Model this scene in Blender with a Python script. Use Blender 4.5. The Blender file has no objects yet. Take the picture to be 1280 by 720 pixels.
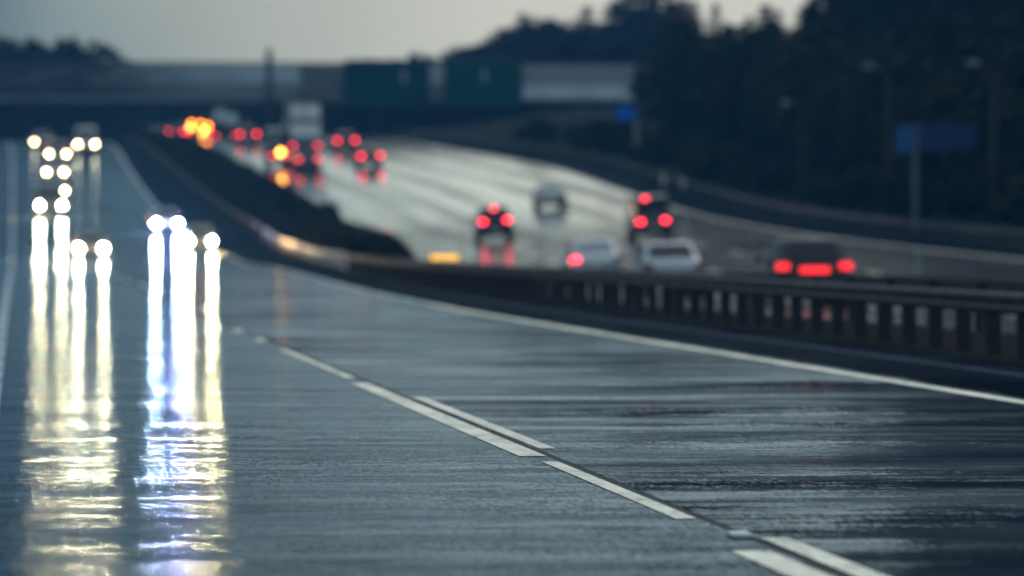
import bpy, bmesh, math, random
import numpy as np
from mathutils import Vector, Matrix, noise as mnoise

random.seed(7)
C = bpy.context.scene.collection
SC = bpy.context.scene
F = 7120.0          # focal length in photo pixels (200 mm lens)
EYE = 1.28

def PX(x, Y):
    "lateral position of a point seen at photo column x and distance Y"
    return (x - 20.0) * Y / F

# ------------------------------------------------------------------ curves
class Pchip:
    def __init__(self, pts):
        self.x = np.array([p[0] for p in pts], float)
        self.y = np.array([p[1] for p in pts], float)
        h = np.diff(self.x); d = np.diff(self.y) / h
        m = np.zeros_like(self.x)
        m[0], m[-1] = d[0], d[-1]
        for i in range(1, len(self.x) - 1):
            if d[i-1] * d[i] > 0:
                w1 = 2*h[i] + h[i-1]; w2 = h[i] + 2*h[i-1]
                m[i] = (w1 + w2) / (w1/d[i-1] + w2/d[i])
        self.m = m
    def __call__(self, v):
        x, y, m = self.x, self.y, self.m
        if v <= x[0]: return float(y[0])
        if v >= x[-1]: return float(y[-1])
        i = int(np.searchsorted(x, v) - 1)
        h = x[i+1] - x[i]; t = (v - x[i]) / h
        return float((1+2*t)*(1-t)**2*y[i] + t*(1-t)**2*h*m[i] + t*t*(3-2*t)*y[i+1] + t*t*(t-1)*h*m[i+1])

LL = Pchip([(0,-.2),(450,-.25),(500,-.5),(560,-2.2),(700,-10),(1600,-60)])
LI = Pchip([(0,7.8),(90,7.8),(130,8.25),(175,9.3),(217,10.4),(260,11.3),(310,11.6),(340,10.8),(370,9.9),(410,9.2),(450,8.8),(490,8.5),(520,7.8),(550,6.8),(600,4.5),(700,-1.5),(1600,-50)])
B1 = Pchip([(0,10.6),(140,10.65),(170,11.1),(210,12.3),(250,14.0),(290,15.2),(310,15.4),(340,14.8),(370,13.9),(410,12.8),(450,11.8),(490,10.7),(520,9.6),(550,8.5),(600,6.2),(700,.5),(1600,-47)])
B2 = Pchip([(0,13.0),(171,13.05),(210,14.6),(250,17.2),(290,19.1),(310,19.6),(345,19.8),(380,19.0),(410,17.5),(450,15.4),(490,13.4),(520,11.9),(550,10.5),(600,8.4),(700,3),(1600,-44)])
RL = Pchip([(0,14.0),(171,14.0),(210,15.5),(250,18.1),(290,20.0),(310,20.5),(345,20.7),(380,19.9),(410,18.4),(450,16.3),(490,14.3),(520,12.8),(550,11.4),(600,9.3),(700,4),(1600,-42)])
RR = Pchip([(0,27.6),(100,28),(150,31),(206,36.0),(300,37.2),(390,37.4),(450,34.6),(500,31.5),(540,27.5),(575,24.2),(620,23),(700,19),(1600,-25)])
ZL = Pchip([(0,0),(285,0),(325,.52),(350,1.6),(375,2.7),(400,3.95),(430,5.6),(460,7.25),(490,8.95),(510,9.75),(530,10.15),(560,10.0),(620,9.2),(700,8),(900,7),(1600,6)])
ZRL = Pchip([(0,-.05),(80,-.08),(107,-.16),(128,-.24),(171,-.35),(200,-.35),(240,-.06),(280,.5),(310,.95),(343,1.6),(370,2.9),(400,4.75),(420,6.0),(450,7.8),(490,9.4),(520,10.15),(550,10.4),(590,10.2),(650,9.4),(900,7),(1600,6)])
ZB2 = Pchip([(0,.03),(80,.03),(107,-.06),(171,-.2),(200,-.22),(240,.0),(280,.5),(310,.95),(343,1.6),(370,2.9),(400,4.75),(420,6.0),(450,7.8),(490,9.4),(520,10.15),(550,10.4),(590,10.2),(650,9.4),(900,7),(1600,6)])
ZRR = Pchip([(0,-.05),(100,-.12),(150,-.02),(206,.55),(250,1.15),(300,2.2),(345,3.85),(390,5.83),(450,8.2),(500,9.9),(540,10.4),(590,10.2),(650,9.4),(900,7),(1600,6)])

def section(Y):
    "cross section of the ground at distance Y: lateral knots and heights"
    ll, li, b1, b2, rl, rr = LL(Y), LI(Y), B1(Y), B2(Y), RL(Y), RR(Y)
    zl, zr, zrr = ZL(Y), ZRL(Y), ZRR(Y)
    xs = [-900, ll-60, ll-14, ll-3.2, ll, li, b1, b2, rl, rr, rr+3.2, rr+10, rr+25, rr+80, 1100]
    zs = [zl+6, zl+5, zl+1.0, zl, zl, zl, zl, ZB2(Y), zr, zrr, zrr+.1, zrr+1.0, zrr+2.6, zrr+6, zrr+8]
    return xs, zs

def ground(X, Y):
    xs, zs = section(Y)
    return float(np.interp(X, xs, zs))

def slope(X, Y, d=4.0):
    return math.atan((ground(X, Y+d) - ground(X, Y-d)) / (2*d))

# ------------------------------------------------------------------ materials
def newmat(name):
    m = bpy.data.materials.new(name); m.use_nodes = True
    nt = m.node_tree
    for n in list(nt.nodes): nt.nodes.remove(n)
    out = nt.nodes.new('ShaderNodeOutputMaterial')
    return m, nt, out

class G:
    "small node-graph writer"
    def __init__(self, nt): self.nt = nt
    def n(self, typ, **kw):
        nd = self.nt.nodes.new(typ)
        for k, v in kw.items(): setattr(nd, k, v)
        return nd
    def link(self, a, b): self.nt.links.new(a, b)
    def put(self, sock, v):
        if hasattr(v, 'is_output') or isinstance(v, bpy.types.NodeSocket): self.link(v, sock)
        else: sock.default_value = v
    def math(self, op, a, b=0.0, c=None, clamp=False):
        nd = self.n('ShaderNodeMath', operation=op, use_clamp=clamp)
        self.put(nd.inputs[0], a); self.put(nd.inputs[1], b)
        if c is not None: self.put(nd.inputs[2], c)
        return nd.outputs[0]
    def noise(self, vec, scale, detail=3.0, rough=.5, color=False):
        nd = self.n('ShaderNodeTexNoise')
        if vec is not None: self.link(vec, nd.inputs['Vector'])
        nd.inputs['Scale'].default_value = scale
        nd.inputs['Detail'].default_value = detail
        nd.inputs['Roughness'].default_value = rough
        return nd.outputs['Color' if color else 'Fac']
    def ramp(self, fac, stops):
        nd = self.n('ShaderNodeValToRGB'); cr = nd.color_ramp
        while len(cr.elements) > 1: cr.elements.remove(cr.elements[-1])
        for i, (p, c) in enumerate(stops):
            e = cr.elements[0] if i == 0 else cr.elements.new(p)
            e.position = p; e.color = (*c, 1) if len(c) == 3 else c
        self.link(fac, nd.inputs[0]); return nd.outputs[0]
    def vscale(self, vec, s):
        nd = self.n('ShaderNodeVectorMath', operation='MULTIPLY')
        self.link(vec, nd.inputs[0]); nd.inputs[1].default_value = s
        return nd.outputs[0]
    def mapr(self, v, a, b, c, d):
        nd = self.n('ShaderNodeMapRange'); self.put(nd.inputs[0], v)
        for i, t in enumerate((a, b, c, d)): nd.inputs[i+1].default_value = t
        return nd.outputs[0]

def paint(name, col, rough=.4, metal=0.0, spec=.5, coat=0.0, var=.12, vscale=3.0):
    m, nt, out = newmat(name); g = G(nt)
    p = g.n('ShaderNodeBsdfPrincipled')
    geo = g.n('ShaderNodeTexCoord')
    f = g.noise(geo.outputs['Object'], vscale, 4)
    lo = tuple(c*(1-var*2) for c in col); hi = tuple(min(1, c*(1+var*2)) for c in col)
    g.link(g.ramp(f, [(.25, lo), (.75, hi)]), p.inputs['Base Color'])
    g.link(g.mapr(f, .3, .7, rough*.8, min(1, rough*1.2)), p.inputs['Roughness'])
    p.inputs['Metallic'].default_value = metal
    p.inputs['Specular IOR Level'].default_value = spec
    p.inputs['Coat Weight'].default_value = coat
    p.inputs['Coat Roughness'].default_value = .06
    g.link(p.outputs[0], out.inputs[0])
    return m

def lamp(name, col, strength):
    m, nt, out = newmat(name); g = G(nt)
    e = g.n('ShaderNodeEmission')
    e.inputs[0].default_value = (*col, 1); e.inputs[1].default_value = strength
    g.link(e.outputs[0], out.inputs[0])
    return m

def wet_road(name, base=(.035,.038,.042), rough=(.14,.30), spec=.5, wave=.012, ripple=.02, grain=.03,
             stretch=(.55,1.0,1.0), streaks=0.0, stripe=0, xk=1.0, worn=0, fpow=1.0, hue=(.9,1,1.08), rmul=1.0):
    """wet asphalt: dark body under a water film; the film's slope is varied at three scales (standing water, ripples, stone grain)"""
    m, nt, out = newmat(name); g = G(nt)
    geo = g.n('ShaderNodeNewGeometry')
    pos = geo.outputs['Position']
    pv = g.vscale(pos, stretch)
    body = g.noise(pos, .45, 5, .6)
    fine = g.noise(pos, 38, 3, .7)
    mixv = g.math('ADD', g.math('MULTIPLY', body, .6), g.math('MULTIPLY', fine, .4))
    bc = g.ramp(mixv, [(.3, tuple(b*.55 for b in base)), (.7, tuple(b*1.5 for b in base))])
    if worn:     # chipped, tyre-marked paint letting the asphalt through
        ch = g.noise(g.vscale(pos, (1.0, .35, 1.0)), 9, 5, .7)
        wm = g.n('ShaderNodeMix', data_type='RGBA'); g.link(g.mapr(ch, .40, .50, 1, 0), wm.inputs[0])
        g.link(bc, wm.inputs[6]); wm.inputs[7].default_value = (.10,.11,.12,1)
        wf = g.n('ShaderNodeMix', data_type='RGBA'); wf.inputs[0].default_value = worn
        g.link(bc, wf.inputs[6]); g.link(wm.outputs[2], wf.inputs[7]); bc = wf.outputs[2]
    wet = g.noise(pv, .32, 4, .6)
    r = g.mapr(wet, .35, .65, rough[0], rough[1])
    sp = g.mapr(wet, .3, .7, spec*1.15, spec*.75)
    if streaks:
        uv = g.n('ShaderNodeUVMap')
        su = g.vscale(uv.outputs[0], (1.0, .012, 1.0))
        st = g.noise(su, .62, 3, .55)
        sp = g.math('MULTIPLY', sp, g.mapr(st, .36, .62, 1.0-streaks, 1.0+streaks*.35))
    if stripe:   # damp and drained bands lying across the lane
        bs = g.noise(g.vscale(pos, (.45, 1.0, 1.0)), .55, 4, .6)
        sp = g.math('MULTIPLY', sp, g.mapr(bs, .38, .62, 1-.55*stripe, 1+.25*stripe))
    # surface slope
    c1 = g.noise(pv, .85, 2, .5, True)
    c2 = g.noise(pv, 4.5, 3, .6, True)
    c3 = g.noise(g.vscale(pos, (1.0, .11, 1.0)), 60, 2, .6, True)
    acc = None
    for c, amp in ((c1, wave), (c2, ripple), (c3, grain)):
        s = g.n('ShaderNodeVectorMath', operation='SUBTRACT'); g.link(c, s.inputs[0]); s.inputs[1].default_value = (.5,.5,.5)
        q = g.vscale(s.outputs[0], (amp*4*xk, amp*4, 0.0))
        if acc is None: acc = q
        else:
            a = g.n('ShaderNodeVectorMath', operation='ADD'); g.link(acc, a.inputs[0]); g.link(q, a.inputs[1]); acc = a.outputs[0]
    a = g.n('ShaderNodeVectorMath', operation='ADD'); g.link(geo.outputs['Normal'], a.inputs[0]); g.link(acc, a.inputs[1])
    nn = g.n('ShaderNodeVectorMath', operation='NORMALIZE'); g.link(a.outputs[0], nn.inputs[0])
    df = g.n('ShaderNodeBsdfDiffuse'); g.link(bc, df.inputs['Color']); g.link(nn.outputs[0], df.inputs['Normal'])
    gl = g.n('ShaderNodeBsdfGlossy'); g.link(r, gl.inputs['Roughness']); g.link(nn.outputs[0], gl.inputs['Normal'])
    gl.inputs['Color'].default_value = (*hue, 1)
    fr = g.n('ShaderNodeFresnel'); fr.inputs['IOR'].default_value = 1.33
    mx = g.n('ShaderNodeMixShader'); 
    ff = g.math('POWER', fr.outputs[0], fpow) if fpow != 1.0 else fr.outputs[0]
    sp = g.math('MULTIPLY', sp, g.mapr(fine, .35, .65, .8, 1.2))
    g.link(g.math('MULTIPLY', ff, sp, clamp=True), mx.inputs[0])
    g.link(df.outputs[0], mx.inputs[1]); g.link(gl.outputs[0], mx.inputs[2])
    g.link(mx.outputs[0], out.inputs[0])
    return m

def soil(name, a, b, sc=.6):
    m, nt, out = newmat(name); g = G(nt)
    geo = g.n('ShaderNodeNewGeometry')
    f = g.noise(geo.outputs['Position'], sc, 6, .65)
    f2 = g.noise(geo.outputs['Position'], sc*14, 3, .6)
    fx = g.math('ADD', g.math('MULTIPLY', f, .6), g.math('MULTIPLY', f2, .4))
    p = g.n('ShaderNodeBsdfPrincipled'); p.inputs['Roughness'].default_value = .85
    p.inputs['Specular IOR Level'].default_value = .03
    g.link(g.ramp(fx, [(.35, a), (.65, b)]), p.inputs['Base Color'])
    bmp = g.n('ShaderNodeBump'); bmp.inputs['Strength'].default_value = .6; bmp.inputs['Distance'].default_value = .15
    g.link(f2, bmp.inputs['Height']); g.link(bmp.outputs[0], p.inputs['Normal'])
    g.link(p.outputs[0], out.inputs[0]); return m

def leafmat(name, a, b):
    m, nt, out = newmat(name); g = G(nt)
    oi = g.n('ShaderNodeObjectInfo'); geo = g.n('ShaderNodeNewGeometry')
    f = g.noise(geo.outputs['Position'], .9, 3, .6)
    fx = g.math('ADD', g.math('MULTIPLY', f, .65), g.math('MULTIPLY', oi.outputs['Random'], .35))
    p = g.n('ShaderNodeBsdfPrincipled'); p.inputs['Roughness'].default_value = .7
    p.inputs['Specular IOR Level'].default_value = .06
    g.link(g.ramp(fx, [(.3, a), (.7, b)]), p.inputs['Base Color'])
    g.link(p.outputs[0], out.inputs[0]); return m

M = {}
M['road_left'] = wet_road('wet asphalt slow lane', base=(.014,.024,.040), spec=.88, rough=(.10,.16), wave=.025, ripple=.034, grain=.036, stretch=(.8,2.6,1), xk=2.1, stripe=.2, fpow=2.6, hue=(.66,.85,1))
M['road_mid']  = wet_road('wet asphalt fast lane', base=(.008,.015,.026), spec=1.0, rough=(.06,.15), wave=.026, ripple=.016, grain=.018, stretch=(.6,1.3,1), stripe=.6, fpow=2.8, hue=(.66,.85,1))
M['road_right']= wet_road('wet asphalt far carriageway', base=(.02,.026,.034), spec=1.5, rough=(.06,.12), wave=.006, ripple=.008, grain=.012, streaks=.55, hue=(.95,1,1))
M['shoulder']  = wet_road('wet asphalt shoulder', base=(.002,.005,.012), spec=.04, rough=(.1,.3), wave=.012, ripple=.012, grain=.02, hue=(.6,.8,1))
M['joint']     = wet_road('wet bitumen joint', base=(.008,.009,.011), spec=.12, rough=(.2,.4), wave=.01, ripple=.01, grain=.02)
M['channel']   = wet_road('wet concrete channel', base=(.03,.042,.058), spec=.06, hue=(.6,.8,1), rough=(.2,.36), wave=.01, ripple=.012, grain=.03)
M['line']      = wet_road('wet white road paint', base=(.98,.87,.66), spec=.12, worn=.4, rough=(.25,.4), wave=.008, ripple=.01, grain=.03)
M['worn']      = wet_road('worn white road paint', base=(.30,.32,.32), spec=.4, rough=(.2,.35), wave=.01, ripple=.012, grain=.02)
M['grass']     = soil('wet verge grass', (.002,.005,.006), (.006,.012,.010))
M['median']    = soil('median earth', (.004,.006,.008), (.010,.012,.013), 1.5)
M['steel']     = paint('galvanised steel', (.025,.03,.035), .5, .3)
M['darksteel'] = paint('weathered dark steel', (.012,.016,.022), .6, .2)
M['concrete']  = paint('stained concrete', (.19,.225,.24), .8, 0, .3, var=.22, vscale=.35)
M['palecon']   = paint('pale concrete', (.30,.33,.33), .8, 0, .3, var=.15, vscale=.4)
M['lightcon']  = paint('light concrete', (.44,.53,.56), .85, 0, .2, var=.12, vscale=.3)
def mottled(name, a, b, x0, x1):  # runs from tone a to tone b along X, mottled by noise
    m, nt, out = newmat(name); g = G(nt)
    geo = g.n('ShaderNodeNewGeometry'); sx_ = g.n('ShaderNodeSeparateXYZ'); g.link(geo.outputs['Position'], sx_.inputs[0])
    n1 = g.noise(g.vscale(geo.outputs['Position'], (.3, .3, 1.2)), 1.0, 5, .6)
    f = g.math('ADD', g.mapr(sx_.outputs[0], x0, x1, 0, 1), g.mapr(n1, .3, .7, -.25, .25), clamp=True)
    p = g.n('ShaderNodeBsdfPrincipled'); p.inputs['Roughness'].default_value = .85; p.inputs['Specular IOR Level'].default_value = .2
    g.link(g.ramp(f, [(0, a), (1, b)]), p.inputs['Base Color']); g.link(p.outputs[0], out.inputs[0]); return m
M['leftface']  = mottled('bridge face, mossy at the left end', (.035,.045,.052), (.40,.48,.50), 7.0, 24.0)  # tone darkens towards the left end
M['leftfascia']= mottled('bridge fascia, mossy at the left end', (.03,.04,.05), (.17,.205,.23), 7.0, 20.0)
M['darkcon']   = paint('dark concrete', (.03,.037,.042), .85, 0, .2, var=.25, vscale=.4)  # darkest plain concrete tone, also used off the bridge
M['green']     = paint('green sign face', (.0,.036,.038), .7, 0, .04)
M['green2']    = paint('green sign lighter face', (.0003,.048,.048), .7, 0, .04)
M['signedge']  = paint('sign backing', (.06,.07,.08), .6)
M['legend']    = paint('sign legend', (.25,.33,.33), .5)
M['blue']      = paint('blue sign face', (.0003,.016,.11), .6)
M['blue2']     = paint('brighter blue sign face', (.001,.075,.27), .6)
M['bark']      = paint('wet bark', (.03,.026,.022), .9, var=.3)
M['conifer']   = leafmat('conifer needles', (.002,.005,.005), (.007,.012,.009))
M['broad']     = leafmat('broadleaf foliage', (.003,.006,.005), (.019,.026,.010))
M['hedge']     = leafmat('hedge leaves', (.003,.005,.006), (.008,.011,.011))
M['tyre']      = paint('tyre rubber', (.012,.012,.013), .8)
M['rim']       = paint('alloy rim', (.35,.36,.37), .35, .8)
M['glass']     = paint('dark car glass', (.008,.011,.014), .15, 0, .3, var=.05)
M['paleglass'] = paint('pale car glass', (.16,.19,.20), .1, 0, .8, var=.05)  # car glass with a pale base colour
M['trim']      = paint('black plastic trim', (.014,.015,.016), .5)
M['plate']     = paint('number plate', (.55,.55,.52), .5)
M['white']     = paint('white marker plastic', (.62,.63,.62), .5)
M['whitebox']  = paint('white truck panel', (.55,.57,.56), .45)
M['paleband']  = paint('pale truck door', (.85,.90,.86), .45)
M['head_off']  = paint('clear lamp glass', (.45,.46,.48), .1, .3)
M['warm']   = lamp('warm headlight', (1.0,.75,.42), 11000)
M['warm2']  = lamp('yellow headlight', (1.0,.69,.32), 9500)
M['cool']   = lamp('cool headlight', (.80,.85,1.0), 7000)
M['violet'] = lamp('blue xenon headlight', (.36,.35,1.0), 8500)
M['mid_warm'] = lamp('leading warm headlight', (1.0,.71,.37), 4200)
M['far_warm'] = lamp('distant warm headlight', (1.0,.78,.46), 75)
M['tail']   = lamp('red tail light', (1.0,.03,.055), 10)
M['taildim']= lamp('dim red tail light', (1.0,.05,.09), 6)
M['amber']  = lamp('amber beacon', (1.0,.22,.015), 14)
M['amberhot']=lamp('bright amber beacon', (1.0,.42,.06), 16)
M['front_dim'] = lamp('running lamp', (1.0,.85,.6), 6)

# ------------------------------------------------------------------ mesh helpers
def link_obj(name, bm, mat, parent=None, smooth=False, loc=None):
    me = bpy.data.meshes.new(name)
    bmesh.ops.recalc_face_normals(bm, faces=bm.faces[:]) if not smooth == 'keep' else None
    bm.to_mesh(me); bm.free()
    if mat: me.materials.append(mat)
    if smooth:
        for p in me.polygons: p.use_smooth = True
    o = bpy.data.objects.new(name, me); C.objects.link(o)
    if parent: o.parent = parent
    if loc: o.location = loc
    return o

def thing(name, label, cat, loc=(0,0,0), rot=(0,0,0), group=None):
    o = bpy.data.objects.new(name, None); C.objects.link(o)
    o.location = loc; o.rotation_euler = rot
    tag(o, label, cat, group); return o

def tag(o, label, cat, group=None):
    o['label'] = label; o['category'] = cat
    if group: o['group'] = group

def struct(o, label=None):
    o['kind'] = 'structure'
    if label: o['label'] = label
    return o

def box(bm, x0, x1, y0, y1, z0, z1, bev=0.0):
    r = bmesh.ops.create_cube(bm, size=1.0)
    vs = r['verts']
    for v in vs:
        v.co = Vector(((x0+x1)/2 + v.co.x*(x1-x0), (y0+y1)/2 + v.co.y*(y1-y0), (z0+z1)/2 + v.co.z*(z1-z0)))
    if bev:
        es = list({e for v in vs for e in v.link_edges})
        bmesh.ops.bevel(bm, geom=es, offset=bev, segments=2, affect='EDGES', profile=.6)

def cyl(bm, p0, p1, r0, r1=None, seg=12):
    r1 = r0 if r1 is None else r1
    p0, p1 = Vector(p0), Vector(p1); d = p1 - p0
    q = d.to_track_quat('Z', 'Y').to_matrix().to_4x4()
    bmesh.ops.create_cone(bm, cap_ends=True, segments=seg, radius1=r0, radius2=r1, depth=d.length,
                          matrix=Matrix.Translation((p0+p1)/2) @ q)

def sphere(bm, c, r, sx=1, sy=1, sz=1, u=12, v=8):
    bmesh.ops.create_uvsphere(bm, u_segments=u, v_segments=v, radius=r,
                              matrix=Matrix.Translation(c) @ Matrix.Diagonal((sx, sy, sz, 1)))

def strip(name, xa, xb, ys, dz, mat, nlat=2, zf=ground):
    "sheet between two longitudinal curves, following the ground; UV in metres (across, along)"
    bm = bmesh.new(); uvl = bm.loops.layers.uv.new('UVMap')
    rows = []
    for Y in ys:
        a, b = xa(Y), xb(Y)
        rows.append([(bm.verts.new((a+(b-a)*k/nlat, Y, zf(a+(b-a)*k/nlat, Y)+dz)), ((b-a)*k/nlat, Y)) for k in range(nlat+1)])
    for r0, r1 in zip(rows, rows[1:]):
        for k in range(nlat):
            q = [r0[k], r0[k+1], r1[k+1], r1[k]]
            f = bm.faces.new([v for v, _ in q])
            for lp, (_, uv) in zip(f.loops, q): lp[uvl].uv = uv
    return link_obj(name, bm, mat, smooth='keep')

YS = list(range(-20, 100, 5)) + list(range(100, 640, 5)) + list(range(640, 900, 20)) + list(range(900, 1601, 100))
YROAD = [y for y in YS if y <= 900]

# ------------------------------------------------------------------ ground and roads
def build_terrain():
    bm = bmesh.new(); rows = []
    for Y in YS:
        xs, zs = section(Y)
        X = []
        for a, b in zip(xs, xs[1:]):
            n = 3 if (b - a) > 30 else (2 if b-a > 8 else 1)
            X += [a + (b-a)*k/n for k in range(n)]
        X.append(xs[-1])
        row = []
        for x in X:
            z = float(np.interp(x, xs, zs)) - .03
            off = min(max(0, x - xs[10]), 20)/20 + min(max(0, xs[3] - x), 20)/20
            z += off * (mnoise.noise(Vector((x*.06, Y*.05, 3))) * 1.2)
            row.append(bm.verts.new((x, Y, z)))
        rows.append(row)
    for r0, r1 in zip(rows, rows[1:]):
        for k in range(len(r0)-1): bm.faces.new((r0[k], r0[k+1], r1[k+1], r1[k]))
    return struct(link_obj('ground', bm, M['grass'], smooth='keep'))
build_terrain()

SEAM = 3.12
struct(strip('road', lambda Y: LL(Y)-3.2, lambda Y: SEAM-.025 if Y < 520 else SEAM-.025+LL(Y)-LL(520), YROAD, .004, M['road_left'], 4))
sx = lambda Y: SEAM if Y < 520 else SEAM + LL(Y)-LL(520)
struct(strip('road_joint', lambda Y: sx(Y)-.025, lambda Y: sx(Y)+.025, YROAD, .002, M['joint'], 1))
struct(strip('road', lambda Y: sx(Y)+.025, lambda Y: LI(Y)+.25, YROAD, .004, M['road_mid'], 5))
struct(strip('road_shoulder', lambda Y: LI(Y)+.25, lambda Y: B1(Y)-.45, YROAD, .002, M['shoulder'], 3))
struct(strip('median_ground', lambda Y: B1(Y)-.45, lambda Y: RL(Y)-.3, YROAD, .006, M['median'], 4))
struct(strip('road', lambda Y: RL(Y)-.3, lambda Y: RR(Y)+.2, YROAD, .004, M['road_right'], 8))
struct(strip('road_shoulder', lambda Y: RR(Y)+.2, lambda Y: RR(Y)+3.2, YROAD, .002, M['shoulder'], 2))
struct(strip('drain_channel', lambda Y: LI(Y)+1.42, lambda Y: LI(Y)+1.62, [y for y in YROAD if y <= 170], .007, M['channel'], 1))
# edge lines
struct(strip('edge_line', lambda Y: LL(Y)-.08, lambda Y: LL(Y)+.08, [y for y in YROAD if y <= 620], .008, M['worn'], 1))
struct(strip('edge_line', lambda Y: LI(Y)-.09, lambda Y: LI(Y)+.09, [y for y in YROAD if y <= 110], .008, M['line'], 1))
struct(strip('edge_line', lambda Y: LI(Y)-.09, lambda Y: LI(Y)+.09, [y for y in YROAD if 110 <= y <= 620], .008, M['worn'], 1))
struct(strip('edge_line', lambda Y: RL(Y)+.5, lambda Y: RL(Y)+.65, [y for y in YROAD if y <= 620], .008, M['line'], 1))
struct(strip('edge_line', lambda Y: RR(Y)-.1, lambda Y: RR(Y)+.08, [y for y in YROAD if y <= 620], .008, M['line'], 1))

def dash(x0, x1, ya, yb, skew=0.0, dz=.008):
    n = max(2, int((yb-ya)/2)); ys = [ya + (yb-ya)*k/n for k in range(n+1)]
    o = strip('lane_dash', lambda Y: x0 + skew*(Y-ya), lambda Y: x1 + skew*(Y-ya), ys, dz, M['line'], 1)
    return struct(o)
dash(2.90, 3.06, 15.0, 23.2)                # lower stripe, nearest
dash(3.15, 3.27, 16.0, 24.2)                # upper stripe, nearest
dash(2.985, 3.08, 25.9, 32.6)               # thin lower dash
dash(2.93, 3.09, 33.4, 50.4)                # long lower dash
dash(3.16, 3.26, 34.6, 45.9)                # upper dash
dash(3.00, 3.09, 52.3, 66.0)
dash(3.0, 3.12, 71.3, 73.0); dash(3.0, 3.12, 78.4, 80.4)
for k in range(13):                          # left carriageway, beyond
    y = 100 + 18*k*1.0
    dash(3.35, 3.47, y, y+6)
for f in (.27, .48, .68):                    # far carriageway lane dashes
    for k in range(22):
        y = 60 + 18*k
        ys = [y, y+2, y+4, y+6]
        struct(strip('lane_dash', lambda Y: RL(Y)+f*(RR(Y)-RL(Y))-.07, lambda Y: RL(Y)+f*(RR(Y)-RL(Y))+.07, ys, .008, M['line'], 1))

# cat's-eye stud beside the nearest stripe
st = thing('road_stud', 'small pale raised road stud on the dark joint beside the nearest double stripe', 'road stud', (3.08, 24.35, .005))
bm = bmesh.new(); box(bm, -.045, .045, -.10, .10, 0, .02, .008); link_obj('base', bm, M['white'], st)
bm = bmesh.new(); box(bm, -.04, .04, -.115, -.101, .004, .017); link_obj('reflector', bm, M['white'], st)

# ------------------------------------------------------------------ guard rails
def heading(fx, Y): return math.atan2(-(fx(Y+1)-fx(Y-1)), 2.0)   # rotation about z of a +Y facing object

RAILPROF = [(0,.46),(.035,.475),(.05,.505),(.05,.535),(.012,.56),(.012,.60),(.05,.625),(.05,.655),(.035,.685),(0,.70)]
def rail_mesh(fx, zf, ya, yb, step=4.0, side=-1, prof=RAILPROF):
    bm = bmesh.new(); rows = []
    n = int((yb-ya)/step)
    for i in range(n+1):
        Y = ya + step*i; X = fx(Y); z = zf(X, Y)
        h = heading(fx, Y); cx, sy = math.cos(h), math.sin(h)
        rows.append([bm.verts.new((X + side*d*cx, Y + side*d*sy, z + zz)) for d, zz in prof + [(-.004, prof[-1][1]), (-.004, prof[0][1])]])
    k = len(rows[0])
    for a, b in zip(rows, rows[1:]):
        for j in range(k): bm.faces.new((a[j], a[(j+1) % k], b[(j+1) % k], b[j]))
    return bm

def post_bm(h=.66, w=.15, d=.10):
    bm = bmesh.new()
    box(bm, -w/2, w/2, -d/2, -d/2+.02, -.1, h); box(bm, -w/2, -w/2+.02, -d/2+.021, d/2, -.1, h); box(bm, w/2-.02, w/2, -d/2+.021, d/2, -.1, h)
    return bm

def guard_rail(fx, ya, yb, spacing, label, side, mat, group, ind=100, postw=.15):
    t = thing('guard_rail', label, 'guard rail', (fx(ya), ya, ground(fx(ya), ya)), group=group)
    loc = Vector(t.location)
    o = link_obj('rail', rail_mesh(fx, ground, ya, yb, side=side), mat, t); o.location = -loc
    first = None; k = 0; Y = ya + .5; rest = bmesh.new(); nrest = 0
    while Y < yb - .3:
        X = fx(Y) - side*(.0 + postw/2 + .02); z = ground(X, Y)
        if k < ind:
            if first is None:
                p = link_obj('post', post_bm(w=postw), mat, t); first = p
            else:
                p = first.copy(); C.objects.link(p); p.parent = t
            p.location = Vector((X, Y, z)) - loc; p.rotation_euler = (0, 0, heading(fx, Y))
        else:
            q = post_bm(w=postw); 
            me = bpy.data.meshes.new('tmp'); q.to_mesh(me); q.free()
            s = len(rest.verts); rest.from_mesh(me); bpy.data.meshes.remove(me)
            rest.verts.ensure_lookup_table()
            for v in rest.verts[s:]: v.co = v.co + Vector((X, Y, z))
            nrest += 1
        k += 1; Y += spacing
    if nrest:
        o = link_obj('far_post', rest, mat, t); o.location = -loc; o['kind'] = 'stuff'
    else: rest.free()
    return t
guard_rail(B1, 44, 226, 2.0, 'dark steel guard rail on closely spaced posts along the near side of the median', -1, M['darksteel'], None, 100, .17)
M['glintsteel'] = paint('galvanised steel with painted headlight glint', (.60,.56,.52), .75, .0, .08)  # pale colour stands in for headlight glint along this stretch of rail
guard_rail(B1, 226.2, 345, 4.0, 'galvanised guard rail stretch, headlight glint painted in as pale colour, curving in front of the median hedge in the bend', -1, M['glintsteel'], None, 100, .12)
guard_rail(B1, 345.2, 520, 4.0, 'guard rail climbing the hill on the left side of the median hedge', -1, M['darksteel'], None, 100, .12)
guard_rail(B2, 44, 520, 4.0, 'plain guard rail behind the posts, edging the far carriageway along the median', 1, M['darksteel'], None, 100, .12)
guard_rail(lambda Y: RR(Y)+3.4, 150, 500, 4.0, 'guard rail along the wooded verge on the outer side of the far carriageway', -1, M['darksteel'], None, 100, .12)

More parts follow.
